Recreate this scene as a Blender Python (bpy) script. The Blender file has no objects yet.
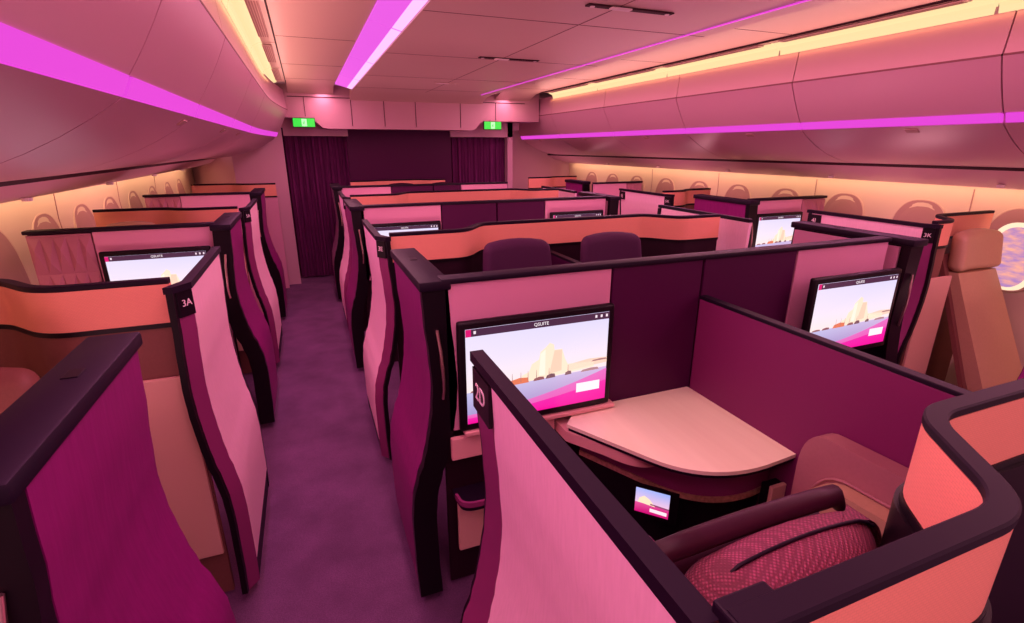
import bpy, bmesh, math, random
from mathutils import Vector, Matrix
random.seed(4)
C = bpy.context.scene.collection
sc = bpy.context.scene
PI = math.pi
CX = 1.47                                   # the cabin's centre line; the camera stands in the aisle at x = 0

# ------------------------------------------------------------------ materials
def lin(c):
    return tuple(((v/255)/12.92 if v <= 10 else (((v/255)+.055)/1.055)**2.4) for v in c)
def nodes(name):
    m = bpy.data.materials.new(name); m.use_nodes = True
    nt = m.node_tree; b = nt.nodes['Principled BSDF']
    return m, nt, b
def mat(name, rgb, rough=.5, metal=0., tex=None, scale=60, bump=.15, amount=.10, sheen=0., coat=0.):
    """rgb = sRGB base colour; tex: None / noise / weave / lines / honey / diag / wood / carpet"""
    m, nt, b = nodes(name); N = nt.nodes; L = nt.links
    col = lin(rgb)+(1,)
    b.inputs['Base Color'].default_value = col
    b.inputs['Roughness'].default_value = rough
    b.inputs['Metallic'].default_value = metal
    b.inputs['Specular IOR Level'].default_value = .5 if max(rgb) > 150 else .22
    if sheen: b.inputs['Sheen Weight'].default_value = sheen
    if coat: b.inputs['Coat Weight'].default_value = coat
    if tex:
        tc = N.new('ShaderNodeTexCoord'); mp = N.new('ShaderNodeMapping')
        L.new(tc.outputs['Object'], mp.inputs['Vector'])
        def mixcol(fac, dark, light):
            mx = N.new('ShaderNodeMix'); mx.data_type = 'RGBA'
            L.new(fac, mx.inputs[0])
            mx.inputs[6].default_value = tuple(c*dark for c in col[:3])+(1,)
            mx.inputs[7].default_value = tuple(min(1, c*light) for c in col[:3])+(1,)
            L.new(mx.outputs[2], b.inputs['Base Color'])
        h = None
        if tex == 'noise' or tex == 'carpet':
            n = N.new('ShaderNodeTexNoise'); n.inputs['Scale'].default_value = scale; n.inputs['Detail'].default_value = 6
            L.new(mp.outputs[0], n.inputs['Vector']); h = n.outputs['Fac']
            mixcol(h, 1-amount*2, 1+amount*2)
            if tex == 'carpet':
                n2 = N.new('ShaderNodeTexNoise'); n2.inputs['Scale'].default_value = 220; n2.inputs['Detail'].default_value = 3
                L.new(mp.outputs[0], n2.inputs['Vector'])
                mx = N.new('ShaderNodeMath'); mx.operation = 'MULTIPLY'
                L.new(n.outputs['Fac'], mx.inputs[0]); L.new(n2.outputs['Fac'], mx.inputs[1])
                r = N.new('ShaderNodeMapRange'); r.inputs[1].default_value = .05; r.inputs[2].default_value = .50
                L.new(mx.outputs[0], r.inputs[0]); mixcol(r.outputs[0], .6, 1.4); h = n2.outputs['Fac']
        elif tex == 'lines':
            n = N.new('ShaderNodeTexNoise'); n.inputs['Scale'].default_value = scale; n.inputs['Detail'].default_value = 4
            mp.inputs['Scale'].default_value = (1, 1, .12)
            L.new(mp.outputs[0], n.inputs['Vector']); h = n.outputs['Fac']
            mixcol(h, 1-amount*2, 1+amount*2)
        elif tex == 'diag':
            w = N.new('ShaderNodeTexWave'); w.wave_type = 'BANDS'; w.bands_direction = 'DIAGONAL'
            w.inputs['Scale'].default_value = scale; w.inputs['Distortion'].default_value = 1.2; w.inputs['Detail'].default_value = 1
            mp.inputs['Scale'].default_value = (1, 1, .55)
            L.new(mp.outputs[0], w.inputs['Vector']); h = w.outputs['Fac']
            mixcol(h, 1-amount, 1+amount)
        elif tex == 'weave':
            a = N.new('ShaderNodeTexBrick'); a.inputs['Scale'].default_value = scale
            a.inputs['Color1'].default_value = (1, 1, 1, 1); a.inputs['Color2'].default_value = (.75, .75, .75, 1); a.inputs['Mortar'].default_value = (0, 0, 0, 1)
            a.inputs['Mortar Size'].default_value = .03
            mp.inputs['Rotation'].default_value = (PI/2, 0, 0)
            L.new(mp.outputs[0], a.inputs['Vector']); h = a.outputs['Color']
            mixcol(h, 1-amount, 1+amount*.5)
        elif tex == 'honey':
            v = N.new('ShaderNodeTexVoronoi'); v.feature = 'F1'; v.inputs['Scale'].default_value = scale; v.inputs['Randomness'].default_value = .0
            mp.inputs['Rotation'].default_value = (.2, .3, .78)
            L.new(mp.outputs[0], v.inputs['Vector'])
            r = N.new('ShaderNodeMapRange'); r.inputs[1].default_value = .15; r.inputs[2].default_value = .55; r.inputs[3].default_value = 1; r.inputs[4].default_value = 0
            L.new(v.outputs['Distance'], r.inputs[0]); h = r.outputs[0]; mixcol(h, 1-amount, 1+amount)
        elif tex == 'wood':
            n = N.new('ShaderNodeTexNoise'); n.inputs['Scale'].default_value = scale; n.inputs['Detail'].default_value = 3
            mp.inputs['Scale'].default_value = (1, .07, 1); mp.inputs['Rotation'].default_value = (0, 0, .12)
            L.new(mp.outputs[0], n.inputs['Vector']); h = n.outputs['Fac']; mixcol(h, 1-amount*2, 1+amount*2)
        if bump and h is not None:
            bp = N.new('ShaderNodeBump'); bp.inputs['Strength'].default_value = bump; bp.inputs['Distance'].default_value = .004
            L.new(h, bp.inputs['Height']); L.new(bp.outputs[0], b.inputs['Normal'])
    return m
def emit(name, rgb, s):
    m, nt, b = nodes(name)
    b.inputs['Base Color'].default_value = (.02, .02, .02, 1)
    b.inputs['Emission Color'].default_value = lin(rgb)+(1,)
    b.inputs['Emission Strength'].default_value = s
    b.inputs['Roughness'].default_value = .4
    return m
M = dict(
    ceiling=mat('ceiling_panel', (218, 184, 178), .42),
    bin=mat('bin_shell', (194, 144, 162), .36),
    bin_edge=mat('bin_edge', (120, 70, 80), .5),
    seam=mat('dark_seam', (58, 26, 36), .7),
    wall=mat('sidewall', (226, 200, 178), .5),
    wallpink=mat('front_wall', (205, 160, 176), .5),
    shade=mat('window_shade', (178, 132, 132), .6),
    ring=mat('window_ring', (222, 190, 170), .5),
    carpet=mat('carpet', (106, 68, 108), .95, tex='carpet', scale=5, bump=.3, amount=.1),
    pinkdoor=mat('pink_door', (248, 198, 218), .55, tex='lines', scale=160, bump=.12, amount=.05),
    pinkpanel=mat('pink_fabric_panel', (216, 148, 178), .6, tex='weave', scale=60, bump=.08, amount=.05),
    plum=mat('plum_trim', (134, 50, 104), .45),
    plumtex=mat('plum_textured', (132, 28, 108), .42, tex='lines', scale=70, bump=.12, amount=.10),
    plumdark=mat('plum_dark', (70, 4, 60), .55, tex='noise', scale=200, bump=.05, amount=.05),
    divider=mat('plum_divider', (120, 36, 92), .5, tex='noise', scale=300, bump=.05, amount=.04),
    rim=mat('rim_dark_plum', (20, 2, 27), .55),
    black=mat('near_black', (18, 7, 18), .4),
    coral=mat('coral_lining', (242, 160, 134), .55, tex='weave', scale=55, bump=.12, amount=.07),
    brown=mat('brown_shell', (128, 80, 74), .5, tex='noise', scale=120, bump=.05, amount=.05),
    darkshell=mat('dark_shell', (40, 12, 30), .5, tex='noise', scale=120, bump=.05, amount=.05),
    beige=mat('beige_textured', (226, 176, 160), .6, tex='weave', scale=60, bump=.15, amount=.06),
    mauve=mat('mauve_shell', (226, 164, 166), .5),
    leather=mat('tan_leather', (196, 160, 128), .45, tex='noise', scale=90, bump=.08, amount=.04),
    leatherm=mat('mauve_leather', (168, 112, 118), .45, tex='noise', scale=90, bump=.08, amount=.04),
    leatherd=mat('dark_leather', (54, 18, 40), .42, tex='noise', scale=90, bump=.05, amount=.05),
    seatplum=mat('seat_plum_fabric', (70, 30, 66), .7, tex='noise', scale=250, bump=.1, amount=.08),
    honey=mat('perforated_fabric', (146, 74, 100), .6, tex='honey', scale=170, bump=.5, amount=.42),
    table=mat('pale_veneer', (250, 228, 206), .32, tex='wood', scale=16, bump=.02, amount=.07, coat=.1),
    metal=mat('brushed_metal', (205, 165, 165), .3, metal=.9),
    gold=mat('copper_trim', (244, 168, 140), .3, metal=.5, tex='noise', scale=70, bump=.4, amount=.3),
    quilt=mat('quilted_mauve', (176, 112, 132), .6, tex='noise', scale=300, bump=.05, amount=.04),
    curtain=mat('curtain_plum', (104, 34, 92), .85, tex='lines', scale=26, bump=.1, amount=.30),
    white=mat('pale_mark', (235, 215, 220), .5),
    strip=emit('magenta_light', (224, 66, 212), 1.0),
    stripc=emit('magenta_ceiling_light', (228, 88, 224), 1.0),
    stripw=emit('pale_magenta_light', (255, 190, 255), 1.1),
    icon=emit('screen_mark', (255, 240, 248), 1.0),
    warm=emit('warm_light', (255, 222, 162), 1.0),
    exitg=emit('exit_green', (10, 225, 60), 1.0),
    exitw=emit('exit_white', (190, 255, 190), 1.0),
)
def screen_mat():
    m, nt, b = nodes('screen_picture')
    a = nt.nodes.new('ShaderNodeVertexColor'); a.layer_name = 'Col'
    nt.links.new(a.outputs[0], b.inputs['Emission Color']); b.inputs['Emission Strength'].default_value = 1.08
    b.inputs['Base Color'].default_value = (.01, .01, .01, 1); b.inputs['Roughness'].default_value = .25
    return m
M['screen'] = screen_mat()
def sky_mat():
    m, nt, b = nodes('dawn_sky_outside'); N = nt.nodes; L = nt.links
    tc = N.new('ShaderNodeTexCoord'); mp = N.new('ShaderNodeMapping'); mp.inputs['Scale'].default_value = (1, 1, 3.2)
    n = N.new('ShaderNodeTexNoise'); n.inputs['Scale'].default_value = 9; n.inputs['Detail'].default_value = 5
    L.new(tc.outputs['Object'], mp.inputs[0]); L.new(mp.outputs[0], n.inputs['Vector'])
    r = N.new('ShaderNodeValToRGB')
    r.color_ramp.elements[0].position = .38; r.color_ramp.elements[0].color = lin((178, 130, 190))+(1,)
    r.color_ramp.elements[1].position = .66; r.color_ramp.elements[1].color = lin((255, 175, 150))+(1,)
    L.new(n.outputs['Fac'], r.inputs[0]); L.new(r.outputs[0], b.inputs['Emission Color'])
    b.inputs['Emission Strength'].default_value = 1.0; b.inputs['Base Color'].default_value = (.02, .02, .02, 1)
    return m
M['sky'] = sky_mat()
M['sunrim'] = emit('daylight_painted_edge', (255, 226, 190), 1.1)  # rim emits by itself to stand for daylight falling on it

# ------------------------------------------------------------------ mesh helpers
class MB:
    """collects faces, then links them as ONE mesh object"""
    def __init__(s): s.bm = bmesh.new(); s.cols = None
    def face(s, pts):
        vs = [s.bm.verts.new(p) for p in pts]
        return s.bm.faces.new(vs)
    def loft(s, rings, closed=True, caps=True):
        R = [[s.bm.verts.new(p) for p in r] for r in rings]
        n = len(R[0])
        for a, b in zip(R, R[1:]):
            for i in range(n if closed else n-1):
                j = (i+1) % n
                s.bm.faces.new((a[i], a[j], b[j], b[i]))
        if caps and closed:
            s.bm.faces.new(R[0]); s.bm.faces.new(R[-1][::-1])
        return s
    def prism(s, poly, axis, a, b):
        """poly in the two other axes (in x,y,z order), extruded along axis from a to b"""
        def P(p, t):
            q = list(p); q.insert('xyz'.index(axis), t); return tuple(q)
        return s.loft([[P(p, a) for p in poly], [P(p, b) for p in poly]])
    def box(s, x0, x1, y0, y1, z0, z1, bev=0., seg=2):
        t = bmesh.new(); bmesh.ops.create_cube(t, size=1)
        for v in t.verts:
            v.co = Vector(((x0+x1)/2+v.co.x*(x1-x0), (y0+y1)/2+v.co.y*(y1-y0), (z0+z1)/2+v.co.z*(z1-z0)))
        if bev: bmesh.ops.bevel(t, geom=t.edges[:], offset=bev, segments=seg, profile=.5, affect='EDGES')
        s.add(t); return s
    def add(s, t, fn=None):
        mp = {v: s.bm.verts.new(fn(v.co) if fn else v.co) for v in t.verts}
        for f in t.faces:
            try: s.bm.faces.new([mp[v] for v in f.verts])
            except ValueError: pass
        t.free()
    def soft(s, c, size, r, seg=4, fn=None):
        """a rounded cushion; fn reshapes normalised coordinates (-.5..5) into offsets"""
        t = bmesh.new(); bmesh.ops.create_cube(t, size=1)
        for v in t.verts: v.co = Vector((v.co.x*size[0], v.co.y*size[1], v.co.z*size[2]))
        bmesh.ops.bevel(t, geom=t.edges[:], offset=min(r, min(size)*.49), segments=seg, profile=.5, affect='EDGES')
        bmesh.ops.subdivide_edges(t, edges=[e for e in t.edges if e.calc_length() > .08], cuts=4, use_grid_fill=True)
        c = Vector(c)
        s.add(t, (lambda v: c+Vector(fn(v))) if fn else (lambda v: c+v)); return s
    def tube(s, pts, r, n=8):
        pts = [Vector(p) for p in pts]; rings = []
        for i, p in enumerate(pts):
            d = (pts[min(i+1, len(pts)-1)]-pts[max(i-1, 0)]).normalized()
            u = d.cross(Vector((0, 0, 1)) if abs(d.z) < .9 else Vector((1, 0, 0))).normalized(); w = d.cross(u)
            rr = r[i] if isinstance(r, (list, tuple)) else r
            rings.append([p+u*(rr*math.cos(2*PI*k/n))+w*(rr*math.sin(2*PI*k/n)) for k in range(n)])
        return s.loft(rings)
    def sweep(s, path, t, z0, z1, side=0., rnd=0.):
        """an upright band along a plan path; side shifts it across the path; rnd rounds its top and bottom edge"""
        pts = [Vector((p[0], p[1], 0)) for p in path]; rings = []
        prof = [(-t/2, z0), (t/2, z0), (t/2, z1), (-t/2, z1)] if not rnd else \
               [(-t/2+rnd, z0), (t/2-rnd, z0), (t/2, z0+rnd), (t/2, z1-rnd), (t/2-rnd, z1), (-t/2+rnd, z1), (-t/2, z1-rnd), (-t/2, z0+rnd)]
        for i, p in enumerate(pts):
            a = (pts[i]-pts[i-1]).normalized() if i else None
            b = (pts[i+1]-pts[i]).normalized() if i < len(pts)-1 else None
            if a is None: a = b
            if b is None: b = a
            d = (a+b).normalized(); n = Vector((-d.y, d.x, 0)); k = 1/max(.5, d.dot(a))
            rings.append([p+n*((q+side)*k)+Vector((0, 0, z)) for q, z in prof])
        return s.loft(rings)
    def build(s, name, m, parent=None, smooth=None):
        bmesh.ops.remove_doubles(s.bm, verts=s.bm.verts[:], dist=1e-6)
        bmesh.ops.recalc_face_normals(s.bm, faces=s.bm.faces[:])
        base = Vector((0, 0, 0)); q = parent
        while q is not None: base += Vector(q.location); q = q.parent
        if parent is None:                       # a thing that is one mesh: origin at the bottom of its bounds
            xs = [v.co for v in s.bm.verts]
            base = Vector((sum(v.x for v in xs)/len(xs), sum(v.y for v in xs)/len(xs), min(v.z for v in xs)))
        for v in s.bm.verts: v.co -= base
        me = bpy.data.meshes.new(name); s.bm.to_mesh(me); s.bm.free()
        me.materials.append(m)
        if smooth:
            for p in me.polygons: p.use_smooth = True
            try: me.set_sharp_from_angle(angle=math.radians(smooth))
            except Exception: pass
        o = bpy.data.objects.new(name, me); C.objects.link(o)
        if parent is None: o.location = base
        else: o.parent = parent
        return o
def thing(name, label, cat, loc, group=None):
    o = bpy.data.objects.new(name, None); C.objects.link(o); o.location = loc
    o.empty_display_size = .05
    return tag(o, label, cat, group)
def tag(o, label, cat, group=None):
    o['label'] = label; o['category'] = cat
    if group: o['group'] = group
    return o
def struct(name, mb, m, parent=None, smooth=None):
    o = mb.build(name, m, parent, smooth)
    if parent is None: o['kind'] = 'structure'
    return o
def text(name, body, size, pos, normal, m, parent, up=(0, 0, 1), depth=.0008):
    cu = bpy.data.curves.new(name, 'FONT'); cu.body = body; cu.size = size; cu.extrude = depth
    cu.align_x = 'CENTER'; cu.align_y = 'CENTER'; cu.materials.append(m); cu.resolution_u = 3
    o = bpy.data.objects.new(name, cu); C.objects.link(o)
    n = Vector(normal).normalized(); u = Vector(up); x = u.cross(n).normalized(); y = n.cross(x)
    base = Vector((0, 0, 0)); q = parent
    while q is not None: base += Vector(q.location); q = q.parent
    mt = Matrix((x, y, n)).transposed().to_4x4(); mt.translation = Vector(pos)-base
    o.parent = parent; o.matrix_basis = mt
    return o
def arc(p0, p1, p2, n=8):
    """a smooth corner from p0 to p2 bending at p1"""
    out = []
    for i in range(n+1):
        t = i/n
        out.append(tuple((1-t)**2*a+2*t*(1-t)*b+t*t*c for a, b, c in zip(p0, p1, p2)))
    return out
def smoothpath(pts, r=.06, n=6):
    out = [pts[0]]
    for a, b, c in zip(pts, pts[1:], pts[2:]):
        a, b, c = Vector(a), Vector(b), Vector(c)
        la, lc = (a-b).length, (c-b).length
        k = min(r, la*.48, lc*.48)
        out += arc(tuple(b+(a-b).normalized()*k), tuple(b), tuple(b+(c-b).normalized()*k), n)
    out.append(pts[-1]); return out
def mir(x): return 2*CX-x

# the aisle face of every suite bulges towards the aisle below armrest height: offset towards the aisle by height
AMP = 1.
PROF = [(.05, .070), (.20, .076), (.40, .078), (.50, .070), (.58, .050), (.66, .022), (.72, .008), (.78, -.004), (.86, -.016), (.95, -.022), (1.06, -.016), (1.18, -.006), (1.33, 0.)]
def pf(z):
    for (a, p), (b, q) in zip(PROF, PROF[1:]):
        if z <= b:
            t = max(0, (z-a)/(b-a)); t = t*t*(3-2*t); return (p+(q-p)*t)*AMP
    return 0.
def zs(z0, z1, n=36): return [z0+(z1-z0)*i/n for i in range(n+1)]
def aisle_poly(xf, d, z0, z1, o0, t):
    """cross-section in (x, z) that follows the aisle profile; xf face at the top, d = +1 if the aisle lies towards +x"""
    Z = zs(z0, z1)
    return [(xf+d*(pf(z)+o0), z) for z in Z]+[(xf+d*(pf(z)+o0-t), z) for z in reversed(Z)]
def aisle_slab(xf, d, y0, y1, z0, z1, o0, t, o1=None):
    b = MB(); o1 = o0 if o1 is None else o1
    b.loft([[(x, y0, z) for x, z in aisle_poly(xf, d, z0, z1, o0, t)], [(x, y1, z) for x, z in aisle_poly(xf, d, z0, z1, o1, t)]])
    return b

# ------------------------------------------------------------------ the setting
XL, XR = -1.56, 4.50
Y0, YE = -1.2, 7.35
b = MB(); b.box(XL-.1, XR+.1, Y0, 9.4, -.06, 0); struct('floor', b, M['carpet'])
def wall_poly(s):
    f = (lambda x: x) if s > 0 else mir
    P = [(4.36, 0), (4.44, .45), (4.48, .9), (4.50, 1.3), (4.49, 1.5), (4.42, 1.72), (4.55, 1.75), (4.62, 1.3), (4.6, .9), (4.56, .4), (4.5, 0)]
    return [(f(x), z) for x, z in P]
for s, n in ((1, 'wall_right'), (-1, 'wall_left')):
    b = MB(); b.prism(wall_poly(s), 'y', Y0, 8.75 if s > 0 else 9.3); w = struct(n, b, M['wall'], smooth=30)
    for k in range(7):                      # joints between the lining panels
        y = 2.28+1.27*k-(.0 if s > 0 else .55)
        if y < 7.2:
            q = MB(); xs = [(4.436, .45), (4.476, .9), (4.496, 1.3), (4.487, 1.46)]
            q.loft([[((x if s > 0 else mir(x)), y+d, z) for x, z in xs+[(x+.02, z) for x, z in reversed(xs)]] for d in (-.003, .003)])
            q.build('panel_joint', M['shade'], w)
# front walls
b = MB(); b.prism([(-.215, 7.20), (-.80, 7.20), (-1.62, 9.2), (-1.62, 9.3), (-.77, 7.225), (-.215, 7.225)], 'z', 0, 2.45)
b.prism([(2.90, YE), (3.05, 7.85), (3.15, 8.16), (4.62, 8.62), (4.62, 8.72), (3.1, 8.26), (2.97, 7.85), (2.82, YE+.12), (2.82, YE)], 'z', 0, 2.45)
b.box(-.26, 3.00, YE, YE+.12, 1.985, 2.45)
b.box(-.20, .58, YE, YE+.12, 1.885, 1.985); b.box(1.96, 2.90, YE, YE+.12, 1.885, 1.985)
struct('wall_front', b, M['wallpink'])
b = MB(); b.box(.56, 1.97, YE+.03, YE+.10, 0, 1.985); struct('wall_front_2', b, M['plumdark'])
b = MB(); b.box(-.25, 2.84, YE+.34, YE+.40, 0, 2.0); struct('wall_front_3', b, M['plumdark'])
# header across the cabin, with raised notches for the exit signs
b = MB(); b.prism([(-.25, 2.46), (-.25, 2.09), (.10, 2.085), (.17, 2.06), (.27, 1.975), (.33, 1.965), (2.16, 1.965), (2.22, 1.975), (2.30, 2.06), (2.37, 2.085), (3.17, 2.09), (3.17, 2.46)], 'y', 7.02, YE-.005)
hd = struct('beam_front', b, M['bin'])
for x in (.08, .62, 1.02, 1.42, 2.02, 2.52):
    q = MB(); q.box(x-.003, x+.003, 7.014, 7.03, 2.0 if .33 < x < 2.16 else 2.10, 2.32); q.build('panel_joint', M['seam'], hd)
q = MB(); q.box(-.1, 2.95, 7.012, 7.03, 2.318, 2.326); q.build('panel_joint', M['seam'], hd)
# ceiling: a central panel that hangs a little lower, side panels, and a down-curved end
b = MB()
def cpanel(x0, x1, z, t=.03):
    P = [(Y0, z), (6.62, z), (6.80, z-.012), (6.95, z-.05), (7.03, z-.085), (7.03, z+t), (Y0, z+t)]
    b.loft([[(x, y, zz) for y, zz in P] for x in (x0, x1)])
b2 = b
cpanel(.615, 2.325, 2.38); struct('ceiling', b, M['ceiling'], smooth=40)
b = MB(); cpanel(-.085, .425, 2.44); struct('ceiling_2', b, M['ceiling'], smooth=40)
b = MB(); cpanel(2.515, 3.025, 2.44); struct('ceiling_3', b, M['ceiling'], smooth=40)
b = MB(); b.box(XL-.1, XR+.1, Y0, 9.4, 2.50, 2.56); struct('ceiling_4', b, M['ceiling'])
for n, x0, x1, z in (('trim_1', .62, 2.32, 2.3785), ('trim_2', -.08, .42, 2.4385), ('trim_3', 2.52, 3.02, 2.4385)):
    b = MB()
    for y in (1.5, 2.75, 4.0, 5.25, 6.3): b.box(x0, x1, y-.0025, y+.0025, z, z+.01)
    if n == 'trim_1': b.box(1.468, 1.472, Y0, 6.6, z, z+.01)
    struct(n, b, M['bin_edge'])

# ceiling light strips beside the central panel
def strip_light(label, pts, m, y_cuts, y1=6.62):
    t = thing('light_strip', label, 'light', ((pts[0][0]+pts[1][0])/2, 3, pts[0][1]), 'magenta light strips in the ceiling')
    cuts = [Y0]+y_cuts+[y1]
    for a, c in zip(cuts, cuts[1:]):
        q = MB(); P = pts+[(pts[1][0], pts[1][1]+.012), (pts[0][0], pts[0][1]+.012)]
        q.prism(P, 'y', a+.004, c-.004); q.build('light_lens', m, t)
        k = .70; e = (pts[0][0]+(pts[1][0]-pts[0][0])*k, pts[0][1]+(pts[1][1]-pts[0][1])*k-.001); g = (pts[1][0], pts[1][1]-.001)
        q = MB(); q.prism([e, g, (g[0], g[1]+.003), (e[0], e[1]+.003)], 'y', a+.012, c-.012); q.build('bright_edge', M['stripw'], t)
    return t
strip_light('wide magenta light strip along the ceiling beside the warm-lit trough', [(.43, 2.432), (.61, 2.386)], M['stripc'], [2.0, 3.3, 4.6, 5.75])
tl = strip_light('thin magenta light line on the far edge of the central ceiling panel', [(2.51, 2.432), (2.33, 2.386)], M['stripc'], [2.0, 3.3, 4.6, 5.75])
q = MB(); q.box(2.178, 2.192, Y0, 6.62, 2.373, 2.3795, .002); q.build('light_edge', M['strip'], tl)

# warm light troughs above the bins, with air grilles
def trough(s, label):
    f = (lambda x: x) if s < 0 else mir
    t = thing('cove_light', label, 'light', (f(-.18), 3, 2.40), 'warm light troughs above the bins')
    for a, c in ((Y0, 1.72), (1.74, 2.98), (3.0, 4.22), (4.24, 5.46), (5.48, 6.62)):
        q = MB(); q.prism([(f(-.2515), 2.362), (f(-.247), 2.390), (f(-.236), 2.408), (f(-.178), 2.4325), (f(-.178), 2.445), (f(-.275), 2.445), (f(-.275), 2.362)], 'y', a, c); q.build('light_lens', M['warm'], t)  # lens runs down the bin top; its glow paints the lit band
        q = MB(); q.prism([(f(-.177), 2.4325), (f(-.092), 2.436), (f(-.092), 2.45), (f(-.177), 2.45)], 'y', a, c); q.build('housing', M['ceiling'], t)
    q = MB(); q.box(f(-.088)-.004, f(-.088)+.004, Y0, 6.7, 2.428, 2.45); q.build('shadow_gap', M['seam'], t)
trough(-1, 'cream-glowing light trough above the bins beside the wide magenta ceiling strip')
trough(1, 'long warm yellow light trough above the bins over the window with the dawn sky')
def vent(x, y0, y1, w, z, label, group, along='y', m='ceiling', lens=False):
    t = thing('air_vent', label, 'vent', (x, (y0+y1)/2, z), group)
    q = MB()
    if along == 'y': q.box(x-w/2, x+w/2, y0, y1, z-.006, z, .002)
    q.build('frame', M[m], t)
    q = MB(); n = 5
    for k in range(n):
        xx = x-w/2+w*(k+.5)/n; q.box(xx-w*.06, xx+w*.06, y0+.02, y1-.02, z-.0075, z-.004)
    q.build('slats', M['shade'], t)
LV = [(2.25, 2.92, 'warm-lit air grille in the cream trough, the one cut by the picture edge'), (3.05, 4.0, 'longest warm-lit air grille in the cream trough'),
      (4.3, 5.1, 'middle-sized warm-lit air grille in the cream trough'), (5.55, 6.4, 'small warm-lit air grille at the cabin-end of the cream trough')]
for a, c, l in LV[1:]: vent(-.150, a, c, .062, 2.4305, l, 'air grilles in the cream trough')
for k, (a, c) in enumerate(((1.80, 2.9), (3.06, 4.14), (4.30, 5.38), (5.54, 6.5))):
    l = ['dark air slot beside the warm trough, longest and nearest the camera', 'second dark air slot along the warm trough counted from the camera',
         'third dark air slot along the warm trough counted from the camera', 'shortest dark air slot along the warm trough, closest to the green exit sign'][k]
    vent(mir(-.150), a, c, .05, 2.4305, l, 'air slots along the warm trough')
# small service slots in the central ceiling panel
for x0, x1, y, l in ((1.30, 1.78, 2.36, 'dark service slot with a white plate in the ceiling, largest and closest to the camera'),
                     (1.28, 1.76, 3.92, 'dark service slot with a white plate in the middle of the ceiling'),
                     (1.33, 1.58, 5.55, 'small pale service slot in the ceiling nearest the plum front wall')):
    t = thing('ceiling_service_slot', l, 'ceiling fitting', ((x0+x1)/2, y, 2.372), 'service slots in the central ceiling')
    q = MB(); q.box(x0, x1, y-.022, y+.022, 2.372, 2.3795, .004); q.build('slot_plate', M['seam'] if y < 5 else M['ceiling'], t)
    q = MB(); cx = x0+(x1-x0)*.36; q.box(cx-.055, cx+.055, y-.035, y+.0, 2.364, 2.3725, .003); q.build('indicator', M['white'], t)
    for xx in (x0+.03, x1-.03):
        q = MB(); q.tube([(xx, y, 2.3735), (xx, y, 2.3685)], .012, 10); q.build('cap', M['white'], t)

# ------------------------------------------------------------------ overhead bins
def bin_profile(f):
    low = arc((3.955, 1.632), (3.62, 1.655), (3.335, 1.866), 8)
    up = arc((3.312, 1.916), (3.235, 2.03), (3.175, 2.168), 6)
    return [(f(x), z) for x, z in low+[(3.36, 1.872), (3.345, 1.910)]+up+[(3.180, 2.178), (3.20, 2.395), (4.30, 2.395), (4.40, 1.75), (4.02, 1.655)]]
def overhead_bin(s, y0, y1, label, latch=None, bend=0):
    f = (lambda x: x) if s > 0 else mir
    def body(q, P):
        n = 8 if bend else 1
        return lambda a, c: q.loft([[(x+bend*((a+(c-a)*k/n-y0)/(y1-y0))**2, a+(c-a)*k/n, z) for x, z in P] for k in range(n+1)])
    t = thing('overhead_bin', label, 'overhead bin', (f(3.7), (y0+y1)/2, 1.63), 'overhead bins with magenta light strips')
    q = MB(); body(q, bin_profile(f))(y0+.004, y1-.004); q.build('bin_body', M['bin'], t, 25)
    q = MB(); body(q, [(f(3.330), 1.868), (f(3.308), 1.914), (f(3.345), 1.912), (f(3.36), 1.870)])(y0+.012, y1-.012); q.build('light_strip', M['strip'], t)
    q = MB(); body(q, [(f(3.1745), 2.166), (f(3.1755), 2.176), (f(3.20), 2.176), (f(3.20), 2.166)])(y0+.004, y1-.004); q.build('door_seam', M['bin_edge'], t)
    yl = (y0+y1)/2+.05 if latch is None else latch
    if y0-.1 < yl < y1:
        q = MB(); pt = [(3.357, 1.853), (3.383, 1.836), (3.380, 1.830), (3.353, 1.847)]
        q.prism([(f(x), z) for x, z in pt], 'y', yl-.035, yl+.035); q.build('latch', M['shade'], t)
RB = [-.8, .43, 1.65, 2.83, 4.05, 5.29, 6.64, 8.05]
LBL = ['overhead bin at the picture edge over the dawn-lit window', 'big overhead bin past the first joint from the dawn-lit window', 'overhead bin in the middle of the row over the shaded windows',
       'overhead bin past the longest ceiling glow, fourth from the camera over the shaded windows', 'overhead bin fifth along the windows, last but one before the cabin end', 'smallest-looking overhead bin at the cabin end beside the far-side exit sign']
for k, (a, c) in enumerate(zip(RB[1:], RB[2:])):
    overhead_bin(1, a, c, LBL[k], latch={1: 2.10+.0, 2: 3.33}.get(k))
LB = [-.8, .43, 1.60, 2.53, 3.75, 4.97, 7.01]
LBR = ['overhead bin nearest the camera above the aisle-side plum cabinet, cut by the picture edge', 'overhead bin second along the row on the wide magenta strip side', 'overhead bin third along the row on the wide magenta strip side',
       'overhead bin fourth along the row on the wide magenta strip side', 'overhead bin at the cabin end beside the exit sign above the aisle curtain']
for k, (a, c) in enumerate(zip(LB[1:], LB[2:])):
    overhead_bin(-1, a, c, LBR[k], latch={0: 9, 1: 2.45, 2: 3.6}.get(k), bend=.125 if k == 4 else 0)
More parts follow.
